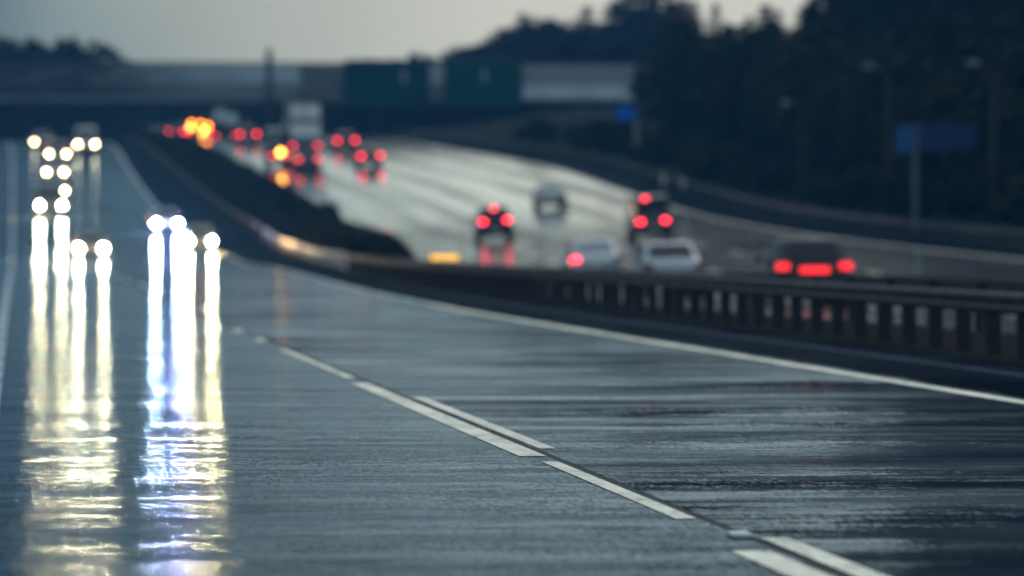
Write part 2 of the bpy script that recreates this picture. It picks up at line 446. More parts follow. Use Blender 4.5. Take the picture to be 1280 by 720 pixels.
# amber warning lamp on the rail
wy = 168.0; wx = PX(551, wy)
w = thing('warning_lamp', 'small oblong yellow warning lamp on top of the median guard rail', 'warning lamp', (wx, wy, ground(wx, wy)+.70))
bm = bmesh.new(); cyl(bm, (0,0,-.75), (0,0,.06), .025); link_obj('bracket', bm, M['darksteel'], w)
bm = bmesh.new(); box(bm, -.46, .46, -.04, .04, .06, .28, .03); link_obj('housing', bm, M['trim'], w)
bm = bmesh.new(); box(bm, -.42, .42, -.055, -.042, .09, .25, .005); link_obj('lens', bm, lamp('yellow lens', (1.0,.55,.12), 1.6), w)

# ------------------------------------------------------------------ vegetation
def leaf(bm, c, d, n, L, W):
    "one leaf-sized pointed face at c along d with normal near n"
    s = d.cross(n); 
    if s.length < 1e-4: s = Vector((1,0,0))
    s.normalize()
    a = c - d*L*.5; b = c + d*L*.5
    vs = [bm.verts.new(a), bm.verts.new(c + s*W*.5 - d*L*.08), bm.verts.new(b), bm.verts.new(c - s*W*.5 - d*L*.08)]
    bm.faces.new(vs)

def conifer_proto(seed, h=10.0, spread=2.6, whorls=19):
    rnd = random.Random(seed)
    tr = bmesh.new(); cyl(tr, (0,0,-.4), (0,0,h*.55), .2, .11, 8); cyl(tr, (0,0,h*.55), (0,0,h*.97), .11, .02, 6)
    cr = bmesh.new()
    for w in range(whorls):
        t = w/(whorls-1); z = h*(.10 + .88*t)
        R = spread*(1-t)**.8*(.75+.4*rnd.random()) + .12
        nb = 9 if t < .7 else 6
        for b in range(nb):
            if rnd.random() < .1: continue
            a = 2*math.pi*(b + rnd.random()*.8)/nb
            r = R*(.65+.5*rnd.random())
            out = Vector((math.cos(a), math.sin(a), 0)); droop = -.25 - .25*rnd.random() + .5*t
            tip = out*r + Vector((0,0,droop*r*.6))
            steps = max(3, int(r/.28))
            for s in range(1, steps+1):
                u = s/steps; c = tip*u + Vector((0,0,z + .15*math.sin(u*3)*r*.3))
                side = Vector((-out.y, out.x, 0))
                for q in (-1, 0, 1):
                    d = (out*(.6+.3*rnd.random()) + side*q*.9 + Vector((0,0,-.35*rnd.random()-.1))).normalized()
                    cc = c + side*q*.22*(1.15-u) + Vector((rnd.uniform(-.08,.08), rnd.uniform(-.08,.08), rnd.uniform(-.14,.08)))
                    leaf(cr, cc, d, Vector((rnd.uniform(-.4,.4), rnd.uniform(-.4,.4), 1)).normalized(), .55+.25*rnd.random(), .22+.12*rnd.random())
    for k in range(10):
        leaf(cr, Vector((rnd.uniform(-.1,.1), rnd.uniform(-.1,.1), h*(.95+.006*k))), Vector((rnd.uniform(-.4,.4), rnd.uniform(-.4,.4), 1)).normalized(), Vector((1,0,0)), .5, .16)
    return tr, cr

def broad_proto(seed, h=9.0, spread=3.2, nclump=60):
    rnd = random.Random(seed)
    tr = bmesh.new(); cyl(tr, (0,0,-.4), (0,0,h*.5), .24, .15, 8)
    cr = bmesh.new()
    for k in range(7):
        a = 2*math.pi*k/7 + rnd.random(); e = Vector((math.cos(a)*spread*.6, math.sin(a)*spread*.6, h*(.55+.3*rnd.random())))
        cyl(tr, (0,0,h*(.25+.03*k)), e, .09, .03, 6)
    for k in range(nclump):
        while True:
            p = Vector((rnd.uniform(-1,1), rnd.uniform(-1,1), rnd.uniform(-1,1)))
            if .35 < p.length < 1: break
        c = Vector((p.x*spread, p.y*spread, h*.6 + p.z*h*.40)); rc = .45 + .5*rnd.random()
        for q in range(38):
            d = Vector((rnd.gauss(0,1), rnd.gauss(0,1), rnd.gauss(0,1))).normalized()
            leaf(cr, c + d*rc*rnd.random()**.5, Vector((rnd.gauss(0,1), rnd.gauss(0,1), rnd.gauss(0,.6))).normalized(), d, .42+.2*rnd.random(), .28)
    return tr, cr

def make_tree(name, label, cat, protobm, leafm, group):
    tr, cr = protobm
    t = thing(name, label, cat, group=group)
    link_obj('trunk', tr, M['bark'], t, smooth=True); link_obj('crown', cr, leafm, t, smooth='keep')
    return t

def dup(root):
    r = root.copy(); C.objects.link(r)
    for ch in root.children:
        c = ch.copy(); C.objects.link(c); c.parent = r
        for g_ in ch.children:
            d = g_.copy(); C.objects.link(d); d.parent = c
    return r

class Forest:
    def __init__(self): self.protos = {}
    def add(self, kind, X, Y, height, label, group, rnd, wide=1.0):
        key = kind + str(rnd.randrange(3))
        if key not in self.protos:
            sd = {'conifer':3,'broadleaf':57,'shrub':91}[kind] + int(key[-1])*11
            if kind == 'conifer': bmv, mt, nm, ph = conifer_proto(sd), M['conifer'], 'conifer_tree', 10.0
            elif kind == 'broadleaf': bmv, mt, nm, ph = broad_proto(sd), M['broad'], 'broadleaf_tree', 9.0
            else: bmv, mt, nm, ph = broad_proto(sd, 3.0, 1.9, 26), M['broad'], 'shrub', 3.0
            t = make_tree(nm, label, 'shrub' if kind == 'shrub' else 'tree', bmv, mt, group)
            self.protos[key] = (t, ph); first = True
        else:
            t, ph = self.protos[key]; t = dup(t); first = False
        ph = self.protos[key][1]
        s = height/ph
        t.location = (X, Y, ground(X, Y) - .15)
        t.scale = (s*wide, s*wide, s); t.rotation_euler = (0, 0, rnd.uniform(0, 6.28))
        t['label'] = label; t['group'] = group
        return t
FO = Forest()
rnd = random.Random(21)
SKY = [(460,92),(500,90),(540,84),(556,80),(575,72),(600,60),(625,52),(640,42),(652,33),(666,31),(683,42),(700,40),(715,33),(735,13),(748,30),(760,38),(780,18),(795,10),(815,8),(830,-4),(845,-12),(860,-12),(880,-10),(896,-2),(908,24),(925,22),(945,-4),(965,-2),(985,20),(1000,0),(1020,-14),(1045,-24),(1060,-60),(1100,-170),(1200,-320),(1330,-400)]
def skyline(x): return float(np.interp(x, [p[0] for p in SKY], [p[1] for p in SKY]))
def top_height(x, X, Y, dv):
    z = EYE + (298 - (skyline(x)+dv)) * Y / F
    return z - ground(X, Y) + .15

# wood beyond the overpass, climbing to the right
GB = 'trees rising beyond the overpass'
x = 566.0
while x < 830:
    Y = rnd.uniform(620, 650); X = PX(x, Y)
    cf = rnd.random() < .55
    FO.add('conifer' if cf else 'broadleaf', X, Y, top_height(x, X, Y, (rnd.uniform(-17, -4) if cf else rnd.uniform(-12, 0)) - (16 if x > 750 else 0)), 'dark tree in the wood rising beyond the overpass, seen over its parapet', GB, rnd, 1.6 if cf else 1.15)
    x += rnd.uniform(11, 17)
for row, dv in ((0, 16), (1, 22)):
    x = 430.0 if row else 560
    while x < 830:
        Y = rnd.uniform(600+8*row, 612+8*row) if row == 0 else rnd.uniform(660, 690); X = PX(x, Y)
        FO.add('broadleaf', X, Y, max(4, (top_height(x, X, Y, dv) if x > 575 else 7.4+rnd.random()*1.2)), 'dark tree in the wood rising beyond the overpass, seen over its parapet' if x > 540 else 'low tree behind the overpass, seen in the gap under its deck', GB if x > 540 else 'trees seen under the overpass', rnd, 1.3)
        x += rnd.uniform(20, 28)
# lone bump above the sign, and the trees at far left
X = PX(515, 640); FO.add('broadleaf', X, 640, top_height(515, X, 640, 0) + (84-66)*640/F, 'lone round treetop poking up above the left green sign', None, rnd, .55)
def setlab(o): 
    if 'group' in o and o['group'] is None: del o['group']
GL = 'trees beyond the left end of the overpass'
for x, v in ((-12,66),(4,64),(20,60),(36,66),(52,69),(68,72),(84,66),(98,63),(112,66),(126,74),(142,80)):
    Y = rnd.uniform(640, 670); X = PX(x, Y)
    hgt = EYE + (298-v+12)*Y/F - ground(X, Y)
    FO.add('broadleaf', X, Y, hgt, 'dark tree at far left standing beyond the overpass', GL, rnd, .8)
for x in range(150, 430, 17):
    Y = rnd.uniform(640, 700); X = PX(x, Y)
    FO.add('broadleaf', X, Y, rnd.uniform(8, 10.5), 'low tree behind the overpass, seen in the gap under its deck', 'trees seen under the overpass', rnd, 1.2)
for x in range(436, 640, 15):
    Y = rnd.uniform(640, 655); X = PX(x, Y)
    FO.add('broadleaf', X, Y, rnd.uniform(8, 10.5), 'low tree behind the overpass, seen in the gap under its deck', 'trees seen under the overpass', rnd, 1.35)
for x in range(-10, 150, 16):
    Y = rnd.uniform(690, 720); X = PX(x, Y)
    FO.add('broadleaf', X, Y, rnd.uniform(8, 10.5), 'low tree behind the overpass, seen in the gap under its deck', 'trees seen under the overpass', rnd, 1.2)

# forest on the right, in rows along the verge
GF = 'conifers of the dark roadside forest'
for row, off in enumerate((11, 16.5, 23, 31)):
    Y = 236.0
    while Y < 470:
        X = RR(Y) + off + rnd.uniform(-1.5, 1.5); x = 20 + F*X/Y
        Y0 = Y; Y += rnd.uniform(4.6, 6.6)
        if x < 818 or x > 1330: continue
        if row < 3:
            hgt = rnd.uniform(7, 10) + row*3.0
            hmax = top_height(x, X, Y0, 10)
            hgt = min(hgt, hmax)
        else:
            hgt = top_height(x, X, Y0, rnd.uniform(-46, -12))
        FO.add('conifer' if row else ('conifer' if rnd.random() < .6 else 'broadleaf'), X, Y0, hgt,
               'dark conifer packed into the roadside forest on the right' , GF, rnd, 1.15 if row < 3 else .8)
Y = 262.0
while Y < 452:                                # tallest back row, forming the skyline
    X = RR(Y) + 38 + rnd.uniform(-2, 2); x = 20 + F*X/Y; Y0 = Y; Y += rnd.uniform(3.6, 5.0)
    if x < 812 or x > 1300: continue
    FO.add('conifer', X, Y0, top_height(x, X, Y0, rnd.uniform(-26, 2)), 'dark conifer packed into the roadside forest on the right', GF, rnd, .95)
# fix labels of the broadleaf trees in the front row
for o in list(C.objects):
    if o.name.startswith('broadleaf_tree') and o.get('group') == GF:
        o['label'] = 'leafy tree at the front edge of the roadside forest on the right'; o['group'] = 'leafy trees at the forest edge'
GS = 'low shrubs on the grass verge'
Y = 215.0
while Y < 450:
    X = RR(Y) + rnd.uniform(5.5, 9); x = 20 + F*X/Y
    if 600 < x < 1320:
        FO.add('shrub', X, Y, rnd.uniform(1.3, 2.6), 'low shrub on the grass verge between the far carriageway and the forest', GS, rnd, 1.1)
    Y += rnd.uniform(4, 8)
for o in list(C.objects):
    setlab(o)

# median hedge: one continuous mass of leaves
bm = bmesh.new(); Y = 186.0
while Y < 528:
    a, b = B1(Y)+ .7, B2(Y)-.35
    for k in range(int(26*max(.6, b-a))):
        X = rnd.uniform(a, b); hh = (.95 + .25*mnoise.noise(Vector((X*.5, Y*.25, 0)))) * (1.0 if Y > 225 else .45+.55*max(0,(Y-186)/39))
        z = ground(X, Y) + rnd.random()**.6*max(.3, hh)
        leaf(bm, Vector((X, Y+rnd.uniform(0, 1), z)), Vector((rnd.gauss(0,1), rnd.gauss(0,1), rnd.gauss(0,.7))).normalized(), Vector((rnd.gauss(0,1), rnd.gauss(0,1), 1)).normalized(), .34, .22)
    Y += 1.0
h = link_obj('hedge', bm, M['hedge'], smooth='keep'); h['kind'] = 'stuff'; h['label'] = 'dark low hedge filling the median between the guard rails'
for hx, hy, hs in ((409, 352, 1.75), (398, 358, 1.2)):
    X = PX(hx, hy)
    FO.add('shrub', X, hy, hs, 'taller bush sticking up out of the median hedge', 'taller bushes in the median hedge', rnd, .6)

# ------------------------------------------------------------------ overpass
OY = 580.0; PP = F/OY
def ox(x): return (x-20)/PP
def oz(v): return EYE + (298-v)/PP
ov = thing('overpass', 'long concrete road bridge crossing the whole motorway in the haze', 'bridge', (0, OY, 0))
def opart(name, x0, x1, v0, v1, y0, y1, mat, bev=.03):
    bm = bmesh.new(); box(bm, ox(x0), ox(x1), y0, y1, oz(v1), oz(v0), bev); return link_obj(name, bm, mat, ov)
opart('girder', -160, 818, 106, 128, 0, 9, M['concrete'])
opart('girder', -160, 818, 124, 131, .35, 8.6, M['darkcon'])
opart('parapet', -160, 648, 82, 105.8, -.25, .1, M['leftface'])
opart('parapet', 648.3, 808, 80, 105.8, -.27, .1, paint('weathered parapet', (.22,.23,.235), .85, 0, .2, var=.12, vscale=.3))
opart('parapet', -160, 818, 82, 105.8, 8.9, 9.2, M['concrete'])
opart('handrail', -160, 812, 79.5, 81.5, -.3, .15, M['darksteel'])
opart('fascia', 648.3, 806, 107, 125, -.32, -.02, M['lightcon'])
opart('fascia', -160, 648, 107, 122, -.2, -.02, M['leftfascia'])
for px_ in (-40, 178, 724, 809):
    bm = bmesh.new(); X = ox(px_)
    for yy in (1.6, 6.8):
        box(bm, X-.42, X+.42, yy, yy+.9, ground(X, OY)-.5, oz(131.4), .06)
    box(bm, X-.6, X+.6, 1.2, 8.0, oz(133), oz(131.2), .05)
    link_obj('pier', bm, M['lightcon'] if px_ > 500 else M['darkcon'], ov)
bm = bmesh.new(); box(bm, ox(818), ox(905), -.5, 9.5, 6, oz(82), .2); link_obj('abutment', bm, M['darkcon'], ov)
bm = bmesh.new(); box(bm, ox(-270), ox(-161), -.5, 9.5, 6, oz(82), .2); link_obj('abutment', bm, M['darkcon'], ov)
opart('panel', 372, 424, 83, 128, -.6, -.4, paint('dull panel', (.10,.105,.115), .8, 0, .2, var=.12, vscale=.3))

# green motorway signs hung on the bridge face
def green_sign(x0, x1, v0, v1, label, face, patches):
    Y = OY - 1.0
    t = thing('motorway_sign', label, 'road sign', (ox((x0+x1)/2), Y, oz(v1)))
    W = ox(x1)-ox(x0); H = oz(v0)-oz(v1)
    bm = bmesh.new(); box(bm, -W/2, W/2, 0, .12, 0, H, .04); link_obj('backing', bm, M['signedge'], t)
    bm = bmesh.new(); box(bm, -W/2+.1, W/2-.1, -.02, -.002, .1, H-.1); link_obj('face', bm, face, t)
    for (a, b, c, d) in patches:
        bm = bmesh.new(); box(bm, -W/2+a*W, -W/2+b*W, -.035, -.024, c*H, d*H, .0); link_obj('legend', bm, M['legend'], t)
    bm = bmesh.new()
    for s in (-.3, .3): box(bm, s*W-.08, s*W+.08, .13, .6, .3, H-.2)
    link_obj('bracket', bm, M['darksteel'], t)
green_sign(425, 532, 76.5, 133.5, 'left and larger of the two dark green signs hung on the overpass', M['green'], [(.68,.72,.5,.78)])
green_sign(549, 647, 75.5, 132, 'right and smaller of the two dark green signs hung on the overpass', M['green2'], [(.5,.54,.5,.78)])

# dark mast in front of the bridge
MY = 576.0; MX = ox(331)
t = thing('lamp_mast', 'tall dark mast standing in front of the overpass left of the green signs', 'mast', (MX, MY, ground(MX, MY)))
bm = bmesh.new(); cyl(bm, (0,0,-.2), (0,0,oz(70)-ground(MX, MY)), .42, .34, 12); link_obj('pole', bm, M['darksteel'], t, smooth=True)
bm = bmesh.new(); cyl(bm, (0,0,oz(70)-ground(MX,MY)+.002), (0,0,oz(63)-ground(MX,MY)), .3, .14, 10); link_obj('cap', bm, M['darksteel'], t)

# pale slatted edge panel standing right of the bridge
ty = 560.0; tx = PX(831, ty)
t = thing('sign_panel', 'narrow pale upright panel at the right end of the overpass against the forest', 'sign', (tx, ty, ground(tx, ty)))
zt = EYE + (298-70)*ty/F - ground(tx, ty); zb = EYE + (298-126)*ty/F - ground(tx, ty)
bm = bmesh.new(); cyl(bm, (0,0,-.3), (0,0,zt), .12, .1, 8); link_obj('pole', bm, M['darksteel'], t)
bm = bmesh.new(); box(bm, -.5, .5, -.25, -.13, zb, zt, .03); link_obj('panel', bm, M['concrete'], t)
bm = bmesh.new(); box(bm, -.25, .25, -.28, -.252, zb+1.6, zt-.9, .0); link_obj('face', bm, M['palecon'], t)

# small blue sign under the bridge end, big blue sign on the verge
by = 430.0; bx = PX(778, by)
t = thing('blue_sign', 'small bright blue round sign on a thin post under the right end of the overpass', 'road sign', (bx, by, ground(bx, by)))
zc = EYE + (298-145)*by/F - ground(bx, by)
bm = bmesh.new(); cyl(bm, (0,0,-.3), (0,0,zc+.4), .05, .05, 8); link_obj('post', bm, M['darksteel'], t)
bm = bmesh.new(); cyl(bm, (0,-.06,zc), (0,-.09,zc), .72, .72, 24); link_obj('face', bm, paint('vivid blue', (.003,.15,.85), .4), t)
bm = bmesh.new(); cyl(bm, (0,-.03,zc), (0,-.058,zc), .78, .78, 24); link_obj('backing', bm, M['signedge'], t)

gy = 262.0; gx = PX(1143, gy); g0 = ground(gx, gy)
t = thing('direction_sign', 'wide dark blue direction sign on one pale post before the forest', 'road sign', (gx, gy, g0))
def gzz(v): return EYE + (298-v)*gy/F - g0
def gxx(x): return PX(x, gy) - gx
bm = bmesh.new(); cyl(bm, (0,0,-.3), (0,0,gzz(155)), .12, .11, 10); link_obj('post', bm, paint('pale post', (.07,.11,.13), .5), t)
bm = bmesh.new(); box(bm, gxx(1119), gxx(1147), .16, .22, gzz(191), gzz(157), .02); link_obj('panel', bm, M['blue2'], t)
bm = bmesh.new(); box(bm, gxx(1147.3), gxx(1221), .16, .22, gzz(187), gzz(157), .02); link_obj('panel', bm, M['blue'], t)
bm = bmesh.new(); box(bm, gxx(1121), gxx(1219), .225, .29, gzz(166), gzz(164)); box(bm, gxx(1121), gxx(1219), .225, .29, gzz(181), gzz(179)); link_obj('bracket', bm, M['darksteel'], t)

# street lamps along the wooded verge
GLAMP = 'street lamps along the wooded verge'
for (lx, lv, Y, lab) in ((866,120,385,'slim street lamp on the verge nearest the overpass'), (981,131,325,'slim street lamp before the forest, left of the blue direction sign'),
                    (1085,86,285,'slim street lamp whose head stands just above and left of the blue direction sign'), (1217,82,252,'tall slim street lamp to the right of the blue direction sign')):
    X = PX(lx, Y); z0 = ground(X, Y); ht = EYE + (298-lv)*Y/F - z0
    t = thing('street_lamp', lab, 'street lamp', (X+.9, Y, ground(X+.9, Y)), group=GLAMP)
    bm = bmesh.new(); cyl(bm, (0,0,-.3), (0,0,ht-.5), .09, .06, 10); cyl(bm, (0,0,ht-.51), (-.25,0,ht-.12), .05, .045, 8); cyl(bm, (-.25,0,ht-.12), (-.7,0,ht), .045, .04, 8)
    link_obj('pole', bm, M['darksteel'], t, smooth=True)
    bm = bmesh.new(); sphere(bm, (-.95,0,ht), .3, 1.1, .55, .36); link_obj('lamp_head', bm, M['concrete'], t, smooth=True)

# white marker posts
for (mx, v0, v1, Y, lab) in ((791,153,186,405,'tallest pale marker post on the verge below the blue round sign'), (825,214,232,345,'bright white marker post on the verge behind the far van'), (849,220,235,340,'dim white marker post just right of the brighter one')):
    X = PX(mx, Y); z0 = ground(X, Y)
    zt = EYE + (298-v0)*Y/F - z0
    t = thing('marker_post', lab, 'marker post', (X, Y, z0), group='marker posts on the verge')
    bm = bmesh.new(); box(bm, -.09, .09, -.05, .05, -.3, zt, .02); link_obj('post', bm, M['darkcon'], t)
    bm = bmesh.new(); box(bm, -.14, .14, -.09, -.052, max(.3, EYE + (298-v1)*Y/F - z0), zt-.05, .01); link_obj('reflector', bm, M['palecon'], t)

# ------------------------------------------------------------------ vehicles
def ring(bm, y, w, zb, zt, tuck=.86, round_=.10):
    h = zt - zb
    pts = [(-w*.90, zb), (-w*.985, zb+h*.18), (-w, zb+h*.45), (-w*.985, zb+h*.72), (-w*tuck-.0, zt-.02), (-w*tuck*.55, zt+.012),
           (0, zt+.018), (w*tuck*.55, zt+.012), (w*tuck, zt-.02), (w*.985, zb+h*.72), (w, zb+h*.45), (w*.985, zb+h*.18), (w*.90, zb)]
    return [bm.verts.new((x, y, z)) for x, z in pts]

def loft(bm, rings):
    n = len(rings[0])
    for a, b in zip(rings, rings[1:]):
        for j in range(n): bm.faces.new((a[j], a[(j+1) % n], b[(j+1) % n], b[j]))
    bm.faces.new(rings[0]); bm.faces.new(rings[-1][::-1])

STY = {
 # L, half width, belt profile [(y, ztop, wfac)], cabin: (rear base y, front base y, rear top y, front top y, roof z)
 'sedan': dict(L=4.5, w=.89, prof=[(-2.25,.72,.86),(-2.18,.93,.93),(-1.9,.99,.98),(-1.2,.99,1),(-.2,.96,1),(.75,.95,1),(1.5,.86,.97),(2.0,.74,.92),(2.22,.58,.84)], cab=(-1.72,.95,-.95,.12,1.43), tz=.80),
 'hatch': dict(L=4.1, w=.88, prof=[(-2.05,.66,.88),(-2.0,.95,.94),(-1.8,1.0,.98),(-1.0,.99,1),(0,.97,1),(.8,.96,1),(1.45,.88,.97),(1.85,.75,.92),(2.03,.58,.84)], cab=(-1.96,.95,-1.5,.1,1.48), tz=.86),
 'suv':   dict(L=4.6, w=.94, prof=[(-2.3,.75,.9),(-2.25,1.08,.95),(-2.1,1.14,.98),(-1.0,1.12,1),(0,1.10,1),(.9,1.08,1),(1.7,1.02,.97),(2.1,.9,.93),(2.28,.7,.87)], cab=(-2.2,1.1,-1.85,.35,1.75), tz=1.05),
 'van':   dict(L=5.2, w=.98, prof=[(-2.6,.8,.95),(-2.57,1.2,.97),(-2.4,1.25,.99),(-1.0,1.25,1),(.6,1.25,1),(1.5,1.2,1),(2.1,1.08,.97),(2.45,.95,.93),(2.58,.72,.86)], cab=(-2.55,1.9,-2.45,1.05,2.1), tz=.88),
}
def car(style, X, Y, facing, label, bodymat, group, front=None, rear=None, front2=None, brake=None, glass=None, mats=None, rear2=None, cat='car', lampr=.085, sep=None, tl=.80, bar=False):
    s = STY[style]; w = s['w']; L = s['L']; GL_ = glass or M['glass']
    fx = {True: LI, False: RL}[facing < 0]
    h = heading(fx, Y) * .7 + (math.pi if facing < 0 else 0)
    pit = slope(X, Y) * (1 if facing > 0 else -1)
    z = ground(X, Y)
    lat = math.atan((ground(X+.8, Y) - ground(X-.8, Y))/1.6) * (1 if facing > 0 else -1)
    name = 'van' if style == 'van' else 'parked_car'.replace('parked_', '')
    t = thing(name, label, 'van' if style == 'van' else cat, (X, Y, z+.012), (pit, -lat, h), group)
    zb = .2
    bm = bmesh.new()
    rings = []
    for y, zt, wf in s['prof']:
        lift = .10 if y in (s['prof'][0][0], s['prof'][-1][0]) else 0
        rings.append(ring(bm, y, w*wf, zb+lift, zt))
    loft(bm, rings)
    rb, fb, rt, ft, rz = s['cab']
    def ztop(y): return float(np.interp(y, [p[0] for p in s['prof']], [p[1] for p in s['prof']]))
    wb, wt = w*.90, w*(.70 if style != 'van' else .86)
    # greenhouse: pillars and roof in body colour
    def cabring(y0, y1, f):  # rectangle at height fraction f
        ww = wb + (wt-wb)*f
        return ww, rb + (rt-rb)*f, fb + (ft-fb)*f
    lev = []
    for f in (0, .25, .5, .75, .92, 1.0):
        ww, ya, yb = cabring(0, 0, f); 
        if f == 1.0: ww -= .07; ya += .1; yb -= .12
        z0a, z0b = ztop(rb)-.05, ztop(fb)-.05
        za = z0a + (rz-z0a)*min(1, f*1.02); zb2 = z0b + (rz-z0b)*min(1, f*1.02)
        c = .06
        ymid = (ya+yb)/2; zm = (za+zb2)/2 + (.03 if f > .9 else 0)
        lev.append([bm.verts.new(p) for p in ((-ww+c, ya, za), (ww-c, ya, za), (ww, ya+c, za), (ww, ymid, zm), (ww, yb-c, zb2), (ww-c, yb, zb2), (-ww+c, yb, zb2), (-ww, yb-c, zb2), (-ww, ymid, zm), (-ww, ya+c, za))])
    for a, b in zip(lev, lev[1:]):
        n = len(a)
        for j in range(n): bm.faces.new((a[j], a[(j+1) % n], b[(j+1) % n], b[j]))
    bm.faces.new(lev[-1])
    body = link_obj('body', bm, bodymat, t, smooth=True)
    md = body.modifiers.new('soft', 'SUBSURF'); md.levels = 1; md.render_levels = 1
    # windows
    def zat(y_is_rear, f):
        z0 = ztop(rb)-.05 if y_is_rear else ztop(fb)-.05
        return z0 + (rz-z0)*f
    def quad(name, pts, mat, thick):
        bm = bmesh.new(); vs = [bm.verts.new(p) for p in pts]; f = bm.faces.new(vs); bm.normal_update()
        n = f.normal.copy()
        r = bmesh.ops.extrude_face_region(bm, geom=[f]); 
        for v in [e for e in r['geom'] if isinstance(e, bmesh.types.BMVert)]: v.co += n*thick
        return link_obj(name, bm, mat, t)
    f0, f1 = .16, .84
    def W(f): return wb + (wt-wb)*f
    def yr(f): return rb + (rt-rb)*f
    def yf(f): return fb + (ft-fb)*f
    if style != 'van':
        quad('rear_window', [(-W(f0)+.14, yr(f0)-.012, zat(1,f0)), (W(f0)-.14, yr(f0)-.012, zat(1,f0)), (W(f1)-.12, yr(f1)-.012, zat(1,f1)), (-W(f1)+.12, yr(f1)-.012, zat(1,f1))], GL_, .012)
    else:
        for a, b in ((-.78, -.03), (.03, .78)):
            quad('rear_window', [(a, yr(.25)-.012, zat(1,.25)), (b, yr(.25)-.012, zat(1,.25)), (b*.95, yr(f1)-.012, zat(1,f1)), (a*.95, yr(f1)-.012, zat(1,f1))], GL_, .012)
    quad('windscreen', [(W(f0)-.12, yf(f0)+.012, zat(0,f0)), (-W(f0)+.12, yf(f0)+.012, zat(0,f0)), (-W(f1)+.12, yf(f1)+.012, zat(0,f1)), (W(f1)-.12, yf(f1)+.012, zat(0,f1))], GL_, .012)
    for sd in (-1, 1):
        for ya_, yb_ in ((.1, .50), (.53, .9)):
            if style == 'van' and ya_ < .3: continue
            def yy(u, f): return yr(f) + (yf(f)-yr(f))*u
            def zz(u, f): return zat(1,f) + (zat(0,f)-zat(1,f))*u
            pts = [(sd*(W(f0)+.004), yy(ya_,f0), zz(ya_,f0)), (sd*(W(f0)+.004), yy(yb_,f0), zz(yb_,f0)), (sd*(W(f1)+.004), yy(yb_,f1), zz(yb_,f1)), (sd*(W(f1)+.004), yy(ya_,f1), zz(ya_,f1))]
            quad('side_window', pts if sd > 0 else pts[::-1], GL_, .012)
    # wheels
    wheel_r = .32 if style in ('sedan', 'hatch') else .36
    for sd in (-1, 1):
        for yw in (-L*.29, L*.305):
            bm = bmesh.new(); cyl(bm, (sd*(w-.21), yw, wheel_r-.01), (sd*(w+.012), yw, wheel_r-.01), wheel_r, None, 22)
            wh = link_obj('wheel', bm, M['tyre'], t, smooth=False)
            bm = bmesh.new(); cyl(bm, (sd*(w+.013), yw, wheel_r-.01), (sd*(w+.022), yw, wheel_r-.01), wheel_r*.64, wheel_r*.5, 16); link_obj('rim', bm, M['rim'], wh)
        bm = bmesh.new(); box(bm, sd*(w+.02)-.09, sd*(w+.02)+.09, fb-.42, fb-.28, ztop(fb)+.0, ztop(fb)+.15, .03); link_obj('mirror', bm, bodymat, t)
    # bumpers
    bm = bmesh.new(); box(bm, -w*.86, w*.86, -L/2-.03, -L/2+.2, .28, .5, .05); link_obj('bumper', bm, M['trim'], t)
    bm = bmesh.new(); box(bm, -w*.84, w*.84, L/2-.22, L/2+.02, .26, .46, .05); link_obj('bumper', bm, M['trim'], t)
    bm = bmesh.new(); box(bm, -.26, .26, -L/2-.045, -L/2-.031, .54, .65); link_obj('number_plate', bm, M['plate'], t)
    bm = bmesh.new(); box(bm, -.45, .45, L/2-.1, L/2+.012, .47, .58, .02); link_obj('grille', bm, M['trim'], t)
    # lights
    hz = {'sedan': .64, 'hatch': .66, 'suv': .82, 'van': .80}[style]
    for k, sd in enumerate((-1, 1)):
        bm = bmesh.new(); xh = sd*(sep/2 if sep else w*.74)
        cyl(bm, (xh, L/2-.16, hz), (xh, L/2+.03, hz), lampr, lampr*.95, 16)
        mt = front if front else M['head_off']
        if front2 is not None and k == 0: mt = front2
        link_obj('headlight', bm, mt, t)
        bm = bmesh.new(); xt = sd*w*tl; tz = s['tz']
        box(bm, xt-.14, xt+.14, -L/2-.036, -L/2+.12, tz-.09, tz+.07, .02)
        mt = rear if rear else paint('unlit tail lamp', (.16,.012,.014), .3)
        if rear2 is not None and k == 1: mt = rear2
        link_obj('taillight', bm, mt, t)
    if bar:
        bm = bmesh.new(); box(bm, -.33, .33, -L/2-.05, -L/2-.033, s['tz']-.16, s['tz']-.02, .01); link_obj('light_bar', bm, rear, t)
    if brake:
        bx_, bz_, br_ = brake
        bm = bmesh.new(); yb_ = float(np.interp(bz_, [ztop(rb)-.05, rz], [rb, rt]))
        box(bm, bx_-br_, bx_+br_, yb_-.05, yb_+.05, bz_-.05, bz_+.05, .02); link_obj('brake_light', bm, rear or M['tail'], t)
    return t

def carpaint(name, col): return paint(name, col, .25, .25, .5, .8, .05)
P_dark = carpaint('dark blue car paint', (.012,.015,.022)); P_black = paint('black car paint', (.006,.008,.012), .4, 0, .3, .2, .05)
P_silver = carpaint('silver car paint', (.30,.33,.34)); P_grey = carpaint('grey car paint', (.10,.11,.12))
P_white = carpaint('white car paint', (.62,.63,.63)); P_red = carpaint('wine red car paint', (.10,.012,.018))
GO = 'oncoming cars with headlights on'; GA = 'cars driving away with red tail lights'

